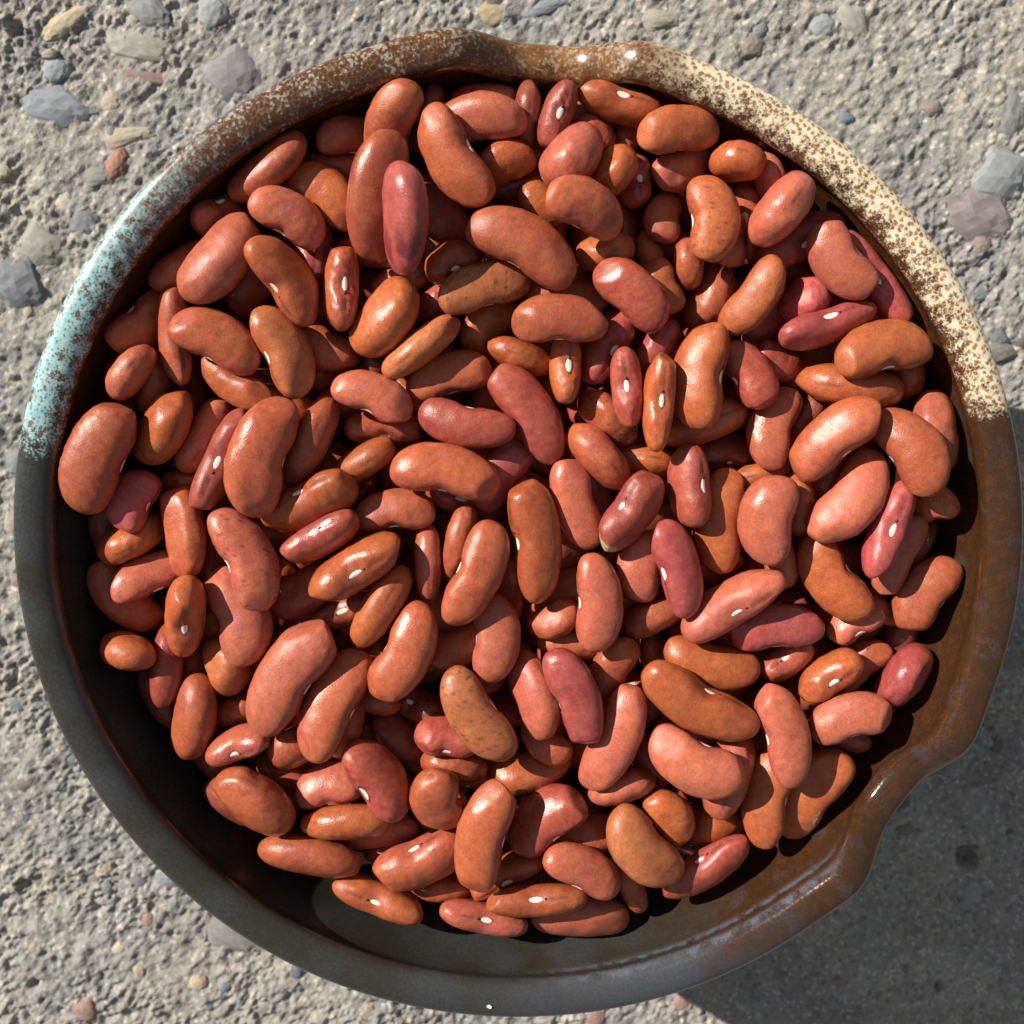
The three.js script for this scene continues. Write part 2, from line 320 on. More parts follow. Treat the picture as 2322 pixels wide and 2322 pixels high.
// ---------- the beans ----------
const TINT = { b: ['#b25b42', '#b96645', '#a34f45'], o: ['#b55f38', '#bd6c3f', '#ab563c'], t: ['#bc6f48', '#c17950', '#b16342'], p: ['#c26c5d', '#c26e56', '#b8615d'], m: ['#b6555a', '#bd6062', '#a1474f'], r: ['#a74d43', '#af5849', '#9a4148'], d: ['#91493d', '#985342', '#803c3b'] };  // d is darker: for many deep beans shade is put into the coat colour
const MARK = { A18: 'spots', E28: 'spots', F6: 'spots', I9: 'spots', B16: 'spots', A3: 'smear', I18: 'wrinkle', B1: 'wrinkle', B15: 'wrinkle', F8: 'wrinkle', F5: 'wrinkle', F4: 'wrinkle', A21: 'wrinkle', J2: 'chip', B3: 'chip', E16: 'dimple', B22: 'dimple', B8: 'dimple', H7: 'dents', E20: 'dents', M5: 'facet', N6: 'facet', B9: 'facet', E24: 'facet', D13: 'facet' };
const profileE = (x) => Math.pow(Math.max(0, 1 - Math.pow(Math.abs(x), 2.6)), 1 / 2.35);
const bendY = (b, x) => b.curv * b.W * (x * x - 0.36);
function beanSurface(b, x, phi, out) {               // x -1..1 along the bean, phi round it (0 = the eye's side)
  const e = profileE(x), tp = 1 + b.taper * x;
  const cy = Math.cos(phi), cz = Math.sin(phi), sq = 2 / 2.25;
  let y = Math.sign(cy) * Math.pow(Math.abs(cy), sq) * b.W / 2 * 0.95 * e * tp, z = Math.sign(cz) * Math.pow(Math.abs(cz), sq) * b.T / 2 * e * tp;
  if (cy > 0) y *= 1 - b.notch * Math.exp(-((x / 0.26) ** 2)) * cy * cy;
  return out.set(x * b.L / 2, y + bendY(b, x) * (0.75 + 0.25 * e), z);
}
function beanGeometry(b, nu, nv) {
  const rnd = seeded(b.seed), o = rnd() * 50, pos = [], col = [], uv = [], idx = [], v = new THREE.Vector3();
  const mark = b.mark, planes = [], nP = mark === 'facet' ? 7 : 2 + Math.floor(rnd() * 3);
  for (let k = 0; k < nP; k++) {
    const n = new THREE.Vector3((rnd() - 0.5) * 1.6, rnd() - 0.5, (rnd() - 0.5) * 1.8).normalize();
    planes.push([n, Math.hypot(n.x * b.L, n.y * b.W, n.z * b.T) / 2 * (mark === 'facet' ? 0.78 + 0.14 * rnd() : 0.83 + 0.12 * rnd())]);
  }
  const cut = 1 / b.L, [c0, c1, c2] = TINT[b.tint].map(lin).map(([r, g, bl]) => [r * 1.04, g * 0.9, bl * 0.74]);
  const bright = 0.76 + 0.26 * rnd(), hueMix = rnd(), redEnd = rnd() < 0.5 ? 1 : -1, pale = lin('#d8bf8a'), ink = lin('#3d1d18'), dust = lin('#c9a693');
  const arc = [0], a0 = new THREE.Vector3(), a1 = new THREE.Vector3();
  for (let j = 1; j <= nv; j++) { beanSurface(b, 0.3, (j - 1) / nv * Math.PI * 2, a0); beanSurface(b, 0.3, j / nv * Math.PI * 2, a1); arc.push(arc[j - 1] + a0.distanceTo(a1)); }
  for (let j = 0; j <= nv; j++) for (let i = 0; i <= nu; i++) {
    const t = i / nu, x = -Math.cos(t * Math.PI) * (1 - 1e-6), phi = (j / nv) * Math.PI * 2;
    beanSurface(b, x, phi, v);
    for (const [n, d] of planes) { const e = v.dot(n) - d; if (e > 0) v.addScaledVector(n, -0.9 * e * e / (e + 0.0007)); }
    const X = v.x * cut, Y = v.y * cut, Z = v.z * cut;
    let k = 0.036 * n3(X * 2.6 + o, Y * 2.6, Z * 2.6) + 0.014 * n3(X * 7, Y * 7 + o, Z * 7);
    if (b.seed % 4 === 1) k += 0.009 * n3(X * 14 + o, Y * 14, Z * 14);
    const eye = Math.exp(-((X / 0.34) ** 2)) * smooth(Math.cos(phi), 0.5, 0.98);
    if (mark === 'wrinkle') k -= 0.05 * Math.abs(n3(X * 5 + o, Y * 13, Z * 13)) * (0.35 + eye) ;
    if (mark === 'dents') k += 0.014 * n3(X * 16 + o, Y * 16, Z * 16);
    if (mark === 'dimple') { const dd = Math.hypot(X - 0.3, (Y + 0.02) * 1.2, (Z - Math.sign(Z) * 0.2) * 0.4); k -= 0.1 * Math.exp(-((dd / 0.09) ** 2)); }
    v.y += 0; const sc = 1 + k; v.y = bendY(b, x) + (v.y - bendY(b, x)) * sc; v.z *= sc;
    // a shallow seam along the ridge from the eye to one end
    const seam = Math.exp(-((Math.sin(phi) * (Math.cos(phi) > 0 ? 1 : 9) / 0.1) ** 2)) * smooth(X * b.eyeSide, 0.1, 0.16) * (1 - smooth(X * b.eyeSide, 0.26, 0.4));
    if (Math.cos(phi) > 0) v.y -= seam * 0.00022;
    pos.push(v.x, v.y, v.z); uv.push(v.x / 0.012, arc[j] / 0.012);
    // colour: patches of the coat's own tints, redder round the eye
    const big = fbm(X * 2.2 + o, Y * 2.2, Z * 2.2 + o, 2), mid = fbm(X * 6 + o, Y * 6, Z * 6, 2), fi = n3(X * 15, Y * 15 + o, Z * 15);
    let c = mix3(c0, c1, clamp(0.35 + hueMix * 0.4 + 1.1 * big + 0.25 * mid, 0, 1));
    c = mix3(c, c2, clamp(-0.25 + 0.3 * (1 - hueMix) - 0.9 * big + 0.3 * mid + 0.3 * redEnd * X, 0, 0.85));
    c = mix3(c, c2, 0.7 * eye); c = mix3(c, ink, 0.55 * seam);
    c = mix3(c, dust, clamp(0.02 + 0.3 * mid * mid + 0.07 * fi, 0, 0.14));
    if (mark === 'spots') { const s = n3(X * 13 + o, Y * 13, Z * 13); c = mix3(c, ink, 0.6 * smooth(s, 0.6, 0.8)); }
    if (mark === 'smear') c = mix3(c, lin('#5e2430'), 0.6 * smooth(n3(X * 1.5 + 3, Y * 6, Z * 6), 0.1, 0.6) * smooth(X, -0.2, 0.3));
    if (mark === 'dimple') { const dd = Math.hypot(X - 0.3, (Y + 0.02) * 1.2, (Z - Math.sign(Z) * 0.2) * 0.4); c = mix3(c, lin('#7d4438'), 0.6 * Math.exp(-((dd / 0.1) ** 2))); }
    if (mark === 'chip') { const dd = X + 0.06 * n3(X * 8, Y * 8, Z * 8) + 0.12 * Z; c = mix3(c, pale, smooth(dd, 0.4, 0.42)); }
    const f = bright * (1 + 0.05 * fi + 0.12 * mid);
    col.push(c[0] * f, c[1] * f, c[2] * f);
    if (i < nu && j < nv) { const q = j * (nu + 1) + i; idx.push(q, q + 1, q + nu + 1, q + 1, q + nu + 2, q + nu + 1); }
  }
  const g = new THREE.BufferGeometry();
  g.setAttribute('position', new THREE.Float32BufferAttribute(pos, 3));
  g.setAttribute('uv', new THREE.Float32BufferAttribute(uv, 2));
  g.setAttribute('color', new THREE.Float32BufferAttribute(col, 3));
  g.setIndex(idx); g.computeVertexNormals();
  const N = g.attributes.normal;                     // one normal along the join and at each end
  for (let i = 0; i <= nu; i++) { const a = i, c = nv * (nu + 1) + i, n = new THREE.Vector3(N.getX(a) + N.getX(c), N.getY(a) + N.getY(c), N.getZ(a) + N.getZ(c)).normalize(); N.setXYZ(a, n.x, n.y, n.z); N.setXYZ(c, n.x, n.y, n.z); }
  for (const i of [0, nu]) { const n = new THREE.Vector3(); for (let j = 0; j < nv; j++) n.add(new THREE.Vector3(N.getX(j * (nu + 1) + i), N.getY(j * (nu + 1) + i), N.getZ(j * (nu + 1) + i))); if (n.lengthSq() < 1e-9) n.set(i ? 1 : -1, 0, 0); n.normalize(); for (let j = 0; j <= nv; j++) N.setXYZ(j * (nu + 1) + i, n.x, n.y, n.z); }
  return g;
}

// every bean seen in the photograph: name, both ends and width in photo pixels, roll (0 eye to the right of the heading, 90 eye up), tilt, depth in the heap, tint
const SEEN = [
  ['A1', 900, 142, 870, 367, 117, 180, -8, -0.4, 'b'],
  ['A2', 883, 293, 830, 585, 128, 195, 0, -0.65, 'b'],
  ['A3', 908, 372, 920, 622, 100, 300, 0, -0.9, 'm'],
  ['A4', 963, 243, 1090, 458, 123, 165, 0, 0, 'b'],
  ['A5', 977, 287, 1192, 260, 110, 10, 0, 0.8, 'p'],
  ['A6', 1080, 400, 1213, 347, 100, 340, 0, 1, 'o'],
  ['A7', 713, 250, 853, 313, 87, 20, 0, 1.7, 'p'],
  ['A8', 668, 303, 830, 393, 68, 270, 0, 1.6, 'b'],
  ['A9', 650, 363, 803, 493, 110, 0, 0, 0.9, 'o'],
  ['A10', 573, 447, 733, 537, 107, 12, 0, 0.2, 'p'],
  ['A11', 960, 175, 970, 287, 57, 270, 0, 1.8, 'd'],
  ['A12', 1037, 177, 1170, 200, 67, 270, 0, 1.8, 'b'],
  ['A13', 987, 220, 1120, 240, 67, 270, 0, 2.4, 'o'],
  ['A14', 1173, 210, 1190, 333, 67, 270, 0, 1.6, 'd'],
  ['A15', 1147, 320, 1253, 347, 63, 270, 0, 1.7, 'p'],
  ['A16', 960, 407, 1033, 547, 110, 200, 0, 1.6, 'r'],
  ['A17', 967, 627, 1077, 567, 83, 60, 0, 1, 'b'],
  ['A18', 993, 680, 1200, 620, 110, 0, 0, 0.1, 't'],
  ['A19', 1067, 497, 1303, 630, 133, 5, 0, -0.2, 'b'],
  ['A20', 713, 493, 710, 647, 87, 90, 0, 1.8, 'm'],
  ['A21', 780, 550, 777, 752, 82, 105, 0, 0.2, 'b'],
  ['A22', 573, 543, 710, 727, 110, 35, 0, 0, 'o'],
  ['A23', 933, 643, 807, 800, 110, 300, 0, 0.5, 'o'],
  ['A24', 953, 713, 1043, 637, 83, 270, 0, 1.8, 'r'],
  ['A25', 867, 650, 963, 620, 67, 270, 0, 1.7, 'p'],
  ['A26', 813, 667, 920, 613, 87, 270, 0, 2.3, 'd'],
  ['A27', 787, 563, 890, 583, 70, 270, 0, 1.5, 'b'],
  ['D1', 667, 283, 517, 440, 77, 300, 0, 1, 'b'],
  ['D2', 415, 487, 540, 457, 97, 160, -25, 0.9, 'b'],
  ['D3', 467, 537, 317, 633, 77, 270, 0, 1, 'b'],
  ['D4', 573, 493, 423, 677, 110, 290, 0, 0.5, 'p'],
  ['D5', 620, 577, 530, 710, 110, 200, 0, 1.6, 'r'],
  ['D6', 220, 760, 363, 653, 110, 180, 0, 1, 'b'],
  ['D7', 390, 652, 403, 875, 65, 110, 0, 0.8, 'b'],
  ['D8', 403, 713, 593, 813, 117, 10, 0, 0.1, 'b'],
  ['D9', 577, 707, 697, 897, 112, 22, 0, 0, 't'],
  ['D10', 343, 790, 257, 900, 77, 260, 22, 0.5, 'p'],
  ['D11', 210, 820, 313, 907, 83, 200, 0, 1.8, 'd'],
  ['D12', 347, 787, 330, 927, 73, 270, 0, 1.6, 'o'],
  ['D13', 450, 820, 623, 917, 73, 140, 0, 0.6, 'o'],
  ['D14', 547, 847, 667, 900, 70, 90, 0, 1.5, 'b'],
  ['D15', 590, 893, 700, 937, 63, 270, 0, 1.2, 'o'],
  ['D16', 680, 760, 799, 813, 100, 200, 0, 1.2, 'b'],
  ['E1', 1037, 723, 870, 853, 77, 270, 0, 0.6, 't'],
  ['E2', 1147, 683, 1063, 813, 110, 200, 0, 1.5, 'o'],
  ['E3', 1118, 830, 917, 877, 107, 175, 0, 0.8, 'b'],
  ['E4', 758, 863, 937, 933, 103, 12, 0, 0.5, 'p'],
  ['E5', 780, 963, 960, 977, 73, 60, 0, 1.3, 'b'],
  ['E5b', 740, 907, 853, 930, 67, 270, 0, 2.2, 'o'],
  ['E6', 948, 940, 1172, 980, 105, 185, 0, 0.5, 'r'],
  ['E7', 888, 1047, 1137, 1097, 122, 15, 0, 0, 'b'],
  ['E8', 1127, 827, 1261, 1047, 115, 10, 0, 0.8, 'r'],
  ['E9', 1200, 997, 1080, 1150, 100, 200, 0, 1.2, 'm'],
  ['E10', 980, 1110, 1100, 1147, 70, 90, 0, 2, 'b'],
  ['E11', 893, 997, 747, 1100, 75, 270, 0, 0.9, 'o'],
  ['E12', 813, 1080, 600, 1190, 107, 50, 0, 0.4, 'o'],
  ['E13', 813, 1167, 643, 1263, 77, 60, 0, 0.1, 'r'],
  ['E14', 987, 1157, 800, 1167, 100, 165, 0, 0.8, 'b'],
  ['E15', 747, 893, 653, 1107, 80, 270, 0, 0.7, 'b'],
  ['E16', 640, 903, 567, 1167, 142, 185, 0, 0, 'b'],
  ['E17', 553, 923, 450, 1160, 82, 78, 0, 0.4, 'r'],
  ['E18', 513, 903, 403, 1067, 77, 280, 0, 0.8, 'p'],
  ['E19', 420, 880, 317, 1055, 100, 290, 0, 0.7, 'o'],
  ['E20', 280, 907, 190, 1150, 140, 178, 0, 0.3, 'b'],
  ['E21', 333, 1057, 273, 1188, 113, 165, 20, 0.5, 'm'],
  ['E22', 363, 1167, 225, 1257, 87, 270, 0, 0.9, 'o'],
  ['E23', 200, 1133, 210, 1267, 100, 200, 0, 1.7, 'd'],
  ['E24', 393, 1090, 437, 1310, 90, 310, 0, 0.6, 'b'],
  ['E25', 252, 1333, 437, 1270, 97, 20, 0, 0.8, 'p'],
  ['E26', 190, 1277, 347, 1420, 107, 180, 0, 1.2, 'b'],
  ['E27', 430, 1313, 417, 1460, 92, 90, -38, 0.3, 'o'],
  ['E28', 503, 1152, 607, 1382, 122, 5, 0, 0, 'p'],
  ['E29', 500, 1283, 583, 1500, 130, 350, 0, 0.7, 'p'],
  ['E30', 587, 1377, 767, 1307, 110, 200, 0, 1.2, 'r'],
  ['E32', 387, 1087, 487, 1090, 57, 270, 0, 1.8, 'o'],
  ['H1', 247, 1457, 347, 1493, 80, 250, 35, 0.8, 'o'],
  ['H2', 373, 1413, 387, 1605, 68, 270, 0, 1, 'r'],
  ['H3', 300, 1517, 387, 1663, 70, 270, 0, 1.8, 'd'],
  ['H4', 470, 1523, 417, 1717, 93, 300, 0, 0.9, 'b'],
  ['H5', 483, 1440, 520, 1582, 95, 280, 15, 0.9, 't'],
  ['H6', 567, 1500, 663, 1560, 73, 270, 0, 1.7, 'r'],
  ['H7', 743, 1410, 580, 1655, 142, 172, 0, 0, 'p'],
  ['H8', 813, 1473, 707, 1712, 123, 168, 0, 0.6, 'b'],
  ['H9', 620, 1667, 472, 1723, 80, 130, 0, 0.5, 'p'],
  ['H10', 733, 1663, 615, 1723, 90, 270, 0, 0.9, 'b'],
  ['H11', 497, 1620, 600, 1590, 73, 270, 0, 1.7, 'b'],
  ['H12', 507, 1747, 668, 1872, 103, 290, 0, 0.5, 'b'],
  ['H13', 493, 1773, 577, 1853, 77, 270, 0, 1.4, 'd'],
  ['H14', 453, 1697, 517, 1793, 70, 270, 0, 1.8, 'd'],
  ['I1', 910, 1223, 708, 1350, 103, 104, 0, 0, 'o'],
  ['I2', 917, 1283, 807, 1463, 83, 270, 0, 0.8, 'o'],
  ['I3', 730, 1403, 833, 1367, 67, 90, 0, 1.4, 'b'],
  ['I4', 968, 1185, 972, 1368, 62, 270, 0, 0.9, 'p'],
  ['I5', 1063, 1143, 1023, 1313, 68, 260, 0, 0.9, 'b'],
  ['I6', 1127, 1185, 1030, 1417, 117, 8, 0, 0, 'b'],
  ['I7', 1197, 1083, 1227, 1367, 117, 25, 0, 0, 'o'],
  ['I8', 1117, 1347, 1137, 1548, 115, 0, 0, 0.7, 'p'],
  ['I9', 1017, 1517, 1147, 1720, 117, 175, 0, 0, 't'],
  ['I10', 970, 1372, 857, 1588, 122, 350, 0, 0, 'b'],
  ['I11', 1164, 1477, 1244, 1667, 92, 300, 0, 0.8, 'p'],
  ['I12', 960, 1483, 1093, 1450, 93, 200, 0, 1.7, 'b'],
  ['I13', 873, 1597, 1000, 1620, 73, 90, 0, 1.9, 'd'],
  ['I14', 940, 1663, 1087, 1680, 100, 30, 0, 0.9, 'r'],
  ['I15', 867, 1617, 953, 1707, 93, 200, 0, 1.8, 'd'],
  ['I16', 780, 1593, 883, 1603, 67, 270, 0, 1.6, 'b'],
  ['I17', 803, 1610, 747, 1700, 70, 270, 0, 1.2, 'b'],
  ['I18', 797, 1683, 917, 1848, 120, 30, 0, 0.5, 'r'],
  ['I19', 980, 1723, 1088, 1747, 70, 270, 0, 1.3, 'b'],
  ['I20', 687, 1723, 793, 1710, 63, 270, 0, 1.7, 'o'],
  ['M1', 670, 1803, 823, 1763, 102, 20, 0, 0.8, 'p'],
  ['M2', 680, 1867, 897, 1847, 75, 270, 0, 0.5, 'o'],
  ['M3', 763, 1900, 950, 1873, 77, 300, 0, 1.2, 'p'],
  ['M4', 957, 1747, 1010, 1875, 123, 160, -20, 0.5, 'b'],
  ['M5', 1130, 1760, 1063, 2018, 120, 175, 0, 0, 'b'],
  ['M6', 585, 1917, 822, 1958, 82, 285, 0, 0.6, 'b'],
  ['M7', 1053, 1897, 855, 1997, 107, 50, 0, 0.5, 'b'],
  ['M8', 830, 1937, 960, 1913, 60, 270, 0, 1.4, 'm'],
  ['M9', 757, 2000, 967, 2068, 75, 75, 0, 0.9, 'o'],
  ['M10', 947, 2023, 1055, 2020, 63, 270, 0, 1.3, 'b'],
  ['M11', 997, 2050, 1195, 2103, 70, 82, 0, 0.9, 'p'],
  ['M12', 947, 1867, 1053, 1883, 63, 270, 0, 1.8, 'p'],
  ['M14', 1063, 2030, 1227, 1937, 73, 50, 0, 0.9, 'o'],
  ['M15', 610, 1733, 697, 1757, 63, 270, 0, 1.6, 'b'],
  ['N1', 1102, 2048, 1330, 2023, 72, 90, 0, 0.5, 'o'],
  ['N2', 1200, 2073, 1428, 2077, 97, 290, 0, 1, 'p'],
  ['N3', 1233, 1930, 1400, 2025, 100, 10, 0, 0.5, 'p'],
  ['N4', 1387, 1840, 1530, 2000, 125, 190, 0, 0, 't'],
  ['N5', 1697, 1903, 1500, 2027, 82, 55, 0, 0.9, 'r'],
  ['N6', 1313, 1783, 1167, 1933, 123, 150, 0, 0.8, 'r'],
  ['N7', 1492, 1780, 1335, 1807, 73, 270, 0, 1, 'p'],
  ['N8', 1437, 1550, 1343, 1793, 112, 350, 0, 0.6, 'p'],
  ['N9', 1257, 1472, 1347, 1692, 108, 350, 0, 0, 'm'],
  ['N10', 1473, 1680, 1680, 1773, 130, 168, 0, 0, 'p'],
  ['N11', 1456, 1523, 1711, 1663, 122, 150, 0, 0, 'o'],
  ['N12', 1710, 1667, 1630, 1865, 100, 280, 0, 0.7, 'p'],
  ['N13', 1753, 1683, 1713, 1912, 113, 180, 0, 0.7, 'o'],
  ['N14', 1897, 1693, 1787, 1908, 127, 200, 0, 1.1, 'o'],
  ['N15', 1473, 1780, 1547, 1903, 100, 350, 0, 0.9, 'o'],
  ['N16', 1567, 1887, 1680, 1853, 83, 270, 0, 1.6, 'o'],
  ['N17', 1510, 1900, 1600, 1920, 57, 270, 0, 1.8, 'o'],
  ['N19', 1110, 1773, 1303, 1717, 100, 200, 0, 1.3, 'o'],
  ['N20', 1193, 1630, 1283, 1728, 87, 200, 0, 1, 'b'],
  ['N21', 1063, 1767, 1163, 1743, 57, 270, 0, 1.7, 'p'],
  ['N22', 1273, 1877, 1387, 1893, 97, 200, 0, 1.7, 'b'],
  ['N23', 1407, 1953, 1448, 2055, 60, 270, 0, 1.5, 'b'],
  ['N24', 1443, 1683, 1493, 1787, 73, 270, 0, 1.6, 'm'],
  ['J1', 1274, 1033, 1341, 1247, 105, 190, 0, 0.7, 'p'],
  ['J2', 1491, 1075, 1364, 1245, 98, 55, 0, 0.1, 'r'],
  ['J3', 1504, 1178, 1567, 1397, 100, 35, 0, 0, 'm'],
  ['J4', 1351, 1253, 1356, 1478, 110, 15, 0, 0, 'p'],
  ['J5', 1557, 1007, 1574, 1195, 97, 135, 0, 0.4, 'r'],
  ['J6', 1477, 1200, 1441, 1363, 107, 200, 0, 0.9, 'p'],
  ['J7', 1757, 1077, 1727, 1278, 132, 170, 0, 0, 'p'],
  ['J8', 1774, 1300, 1547, 1437, 100, 120, 0, 0.2, 'p'],
  ['J9', 1504, 1477, 1721, 1533, 110, 190, 0, 0.8, 'o'],
  ['J10', 1647, 1433, 1868, 1417, 108, 0, 0, 0.6, 'm'],
  ['J11', 1202, 1427, 1311, 1380, 80, 200, 15, 1, 'b'],
  ['J12', 1237, 1450, 1357, 1477, 70, 270, 0, 1.4, 'p'],
  ['J13', 1421, 1433, 1357, 1577, 93, 200, 0, 1.3, 'b'],
  ['J14', 1547, 1363, 1417, 1437, 77, 270, 0, 1.2, 'b'],
  ['J15', 1647, 1057, 1627, 1303, 115, 180, 0, 0.9, 'o'],
  ['J18', 1401, 1030, 1512, 1053, 77, 270, 0, 1.2, 'o'],
  ['J19', 1294, 967, 1422, 1105, 85, 280, 0, 0.9, 'b'],
  ['J20', 1504, 993, 1697, 923, 90, 270, 0, 1.2, 'b'],
  ['J21', 1577, 1020, 1724, 1040, 83, 60, 0, 1.9, 'd'],
  ['J23', 1671, 1083, 1771, 1063, 60, 270, 0, 1.7, 'o'],
  ['F1', 1162, 727, 1378, 732, 115, 5, 0, 0, 'b'],
  ['F2', 1359, 597, 1507, 735, 117, 350, 0, 0, 'r'],
  ['F2b', 1471, 593, 1534, 710, 83, 200, 0, 0.9, 'o'],
  ['F3', 1611, 728, 1571, 974, 125, 160, 0, 0, 'o'],
  ['F4', 1497, 795, 1477, 1023, 69, 92, 0, 0, 'o'],
  ['F5', 1407, 790, 1427, 968, 72, 85, -5, 0.8, 'r'],
  ['F6', 1327, 883, 1441, 1008, 87, 280, 0, 1, 'b'],
  ['F7', 1427, 707, 1331, 870, 95, 120, 0, 0.9, 'r'],
  ['F8', 1286, 747, 1281, 916, 73, 95, 0, 0.9, 'o'],
  ['F9', 1121, 790, 1236, 833, 73, 270, 0, 1.3, 'o'],
  ['F10', 1521, 730, 1451, 853, 77, 270, 0, 1.5, 'm'],
  ['F11', 1187, 650, 1377, 687, 90, 200, 0, 0.9, 'b'],
  ['F12', 1657, 770, 1741, 925, 97, 30, 0, 0.5, 'r'],
  ['F13', 1787, 872, 1724, 1063, 112, 185, 0, 0.8, 'p'],
  ['F14', 1763, 588, 1653, 762, 95, 340, 0, 0.5, 'o'],
  ['F15', 1637, 605, 1574, 737, 97, 310, 0, 1.3, 'b'],
  ['F16', 1810, 637, 1693, 783, 83, 60, 0, 1.3, 'm'],
  ['F17', 1860, 633, 1783, 725, 90, 300, 0, 0.9, 'm'],
  ['F18', 1983, 693, 1760, 767, 80, 60, 0, 0.1, 'm'],
  ['F19', 1713, 793, 1823, 847, 77, 200, 0, 1, 'r'],
  ['F20', 1883, 823, 2100, 767, 123, 12, 0, 0, 'o'],
  ['F21', 1808, 863, 2047, 880, 93, 270, 0, 0.6, 'o'],
  ['F22', 2120, 790, 2080, 900, 82, 270, 10, 0.9, 'o'],
  ['F23', 2137, 873, 2141, 1060, 90, 270, 0, 0.9, 'p'],
  ['F24', 1987, 915, 1794, 1073, 122, 170, 0, 0, 'b'],
  ['F25', 2004, 923, 2121, 1104, 118, 25, 0, 0.4, 'b'],
  ['F26', 2001, 1027, 1854, 1230, 128, 350, 0, 0, 'p'],
  ['F27', 2057, 1093, 1974, 1308, 83, 115, 0, 0.4, 'm'],
  ['F28', 2061, 1158, 2027, 1363, 80, 200, 0, 0.8, 'p'],
  ['F29', 2161, 1117, 2067, 1170, 87, 200, 0, 1, 'o'],
  ['F30', 2144, 1060, 2177, 1140, 70, 270, 0, 1.5, 'd'],
  ['F31', 2077, 1243, 2154, 1212, 60, 270, 0, 1.8, 'd'],
  ['F32', 2176, 1277, 2014, 1393, 113, 190, 0, 0.9, 'b'],
  ['F33', 1811, 1223, 1947, 1398, 118, 165, 0, 0.6, 'o'],
  ['F34', 1990, 1363, 1883, 1450, 87, 150, 0, 0.9, 'p'],
  ['F35', 1940, 1340, 2012, 1397, 63, 270, 0, 1.4, 'o'],
  ['F36', 2083, 1393, 2037, 1470, 67, 270, 0, 1.8, 'd'],
  ['F37', 2087, 1463, 2000, 1603, 88, 280, 0, 0.9, 'm'],
  ['F38', 1833, 1650, 2018, 1597, 108, 0, 0, 0.5, 'p'],
  ['F39', 1747, 1550, 1800, 1778, 108, 20, 0, 0, 'p'],
  ['F40', 1945, 1478, 1817, 1578, 88, 120, 0, 0.9, 'o'],
  ['F41', 2010, 1457, 1893, 1557, 87, 200, 0, 1.4, 'b'],
  ['F42', 1843, 1463, 1727, 1537, 73, 80, 0, 1.1, 'b'],
  ['F43', 1877, 1673, 1963, 1703, 70, 270, 0, 1.7, 'd'],
  ['F44', 1784, 1223, 1801, 1338, 77, 270, 0, 0.5, 'p'],
  ['F45', 1807, 1083, 1824, 1210, 67, 270, 0, 1.4, 'o'],
  ['F46', 1954, 1003, 1841, 1127, 93, 200, 0, 1.3, 'b'],
  ['F47', 1857, 910, 1807, 973, 63, 270, 0, 1.8, 'd'],
  ['F48', 1864, 1233, 1954, 1300, 87, 200, 0, 1.7, 'd'],
  ['F49', 1953, 1437, 2020, 1407, 60, 270, 0, 1.8, 'o'],
  ['B1', 1286, 198, 1237, 348, 77, 110, 0, 0.4, 'r'],
  ['B2', 1301, 212, 1492, 247, 87, 130, 0, 0.8, 'o'],
  ['B3', 1317, 260, 1381, 343, 83, 270, 0, 0.8, 'p'],
  ['B4', 1307, 263, 1381, 237, 60, 270, 0, 1.3, 'p'],
  ['B5', 1352, 297, 1227, 400, 102, 275, 0, 0.4, 'p'],
  ['B6', 1422, 327, 1356, 433, 85, 280, 0, 0.5, 'o'],
  ['B7', 1441, 320, 1626, 273, 107, 350, 0, 0.2, 'o'],
  ['B8', 1607, 327, 1484, 420, 102, 10, 0, 0.5, 'p'],
  ['B9', 1606, 367, 1736, 377, 82, 300, 0, 0.6, 'o'],
  ['B10', 1733, 333, 1733, 447, 55, 270, 0, 0.9, 'p'],
  ['B11', 1713, 403, 1697, 582, 70, 90, 0, 1.3, 'b'],
  ['B12', 1837, 380, 1723, 532, 95, 280, 0, 0.5, 'p'],
  ['B13', 1922, 463, 1748, 580, 90, 110, 0, 0.8, 'r'],
  ['B14', 1850, 512, 1963, 680, 115, 190, 0, 0, 'p'],
  ['B15', 1920, 510, 2072, 723, 75, 90, 0, 0.5, 'm'],
  ['B16', 1604, 402, 1617, 599, 115, 20, 0, 0.1, 'o'],
  ['B17', 1657, 483, 1654, 607, 73, 200, 0, 0.7, 'p'],
  ['B18', 1557, 540, 1561, 659, 66, 270, 0, 0.9, 'b'],
  ['B19', 1507, 440, 1502, 547, 80, 200, 25, 0.9, 'p'],
  ['B20', 1441, 350, 1446, 474, 73, 100, 0, 0.9, 'r'],
  ['B21', 1414, 467, 1444, 560, 70, 270, 0, 1.5, 'd'],
  ['B22', 1236, 417, 1406, 513, 112, 15, 0, 0, 'b'],
  ['B23', 1306, 587, 1441, 560, 82, 270, 0, 0.8, 'o'],
  ['B25', 1181, 420, 1281, 497, 83, 200, 0, 1, 'o'],
  ['B26', 1454, 553, 1494, 647, 63, 270, 0, 1.4, 'o'],
  ['B27', 1396, 272, 1411, 360, 50, 270, 0, 1.3, 'o'],
  ['B28', 1172, 210, 1267, 217, 80, 200, 0, 1.8, 'd'],
  ['B31', 1767, 597, 1853, 623, 67, 270, 0, 1.8, 'b'],
  ['B32', 1860, 697, 1943, 670, 60, 270, 0, 1.6, 'm'],
  ['B33', 1953, 693, 2050, 720, 63, 270, 0, 1.5, 'm'],
  ['B34', 1727, 403, 1790, 393, 50, 270, 0, 1.7, 'b'],
  ['B35', 1707, 587, 1780, 550, 67, 270, 0, 1.8, 'd'],
  ['B36', 1124, 423, 1237, 410, 60, 270, 0, 1.6, 'd'],
];
const TR = 0.7;
const beans = [];
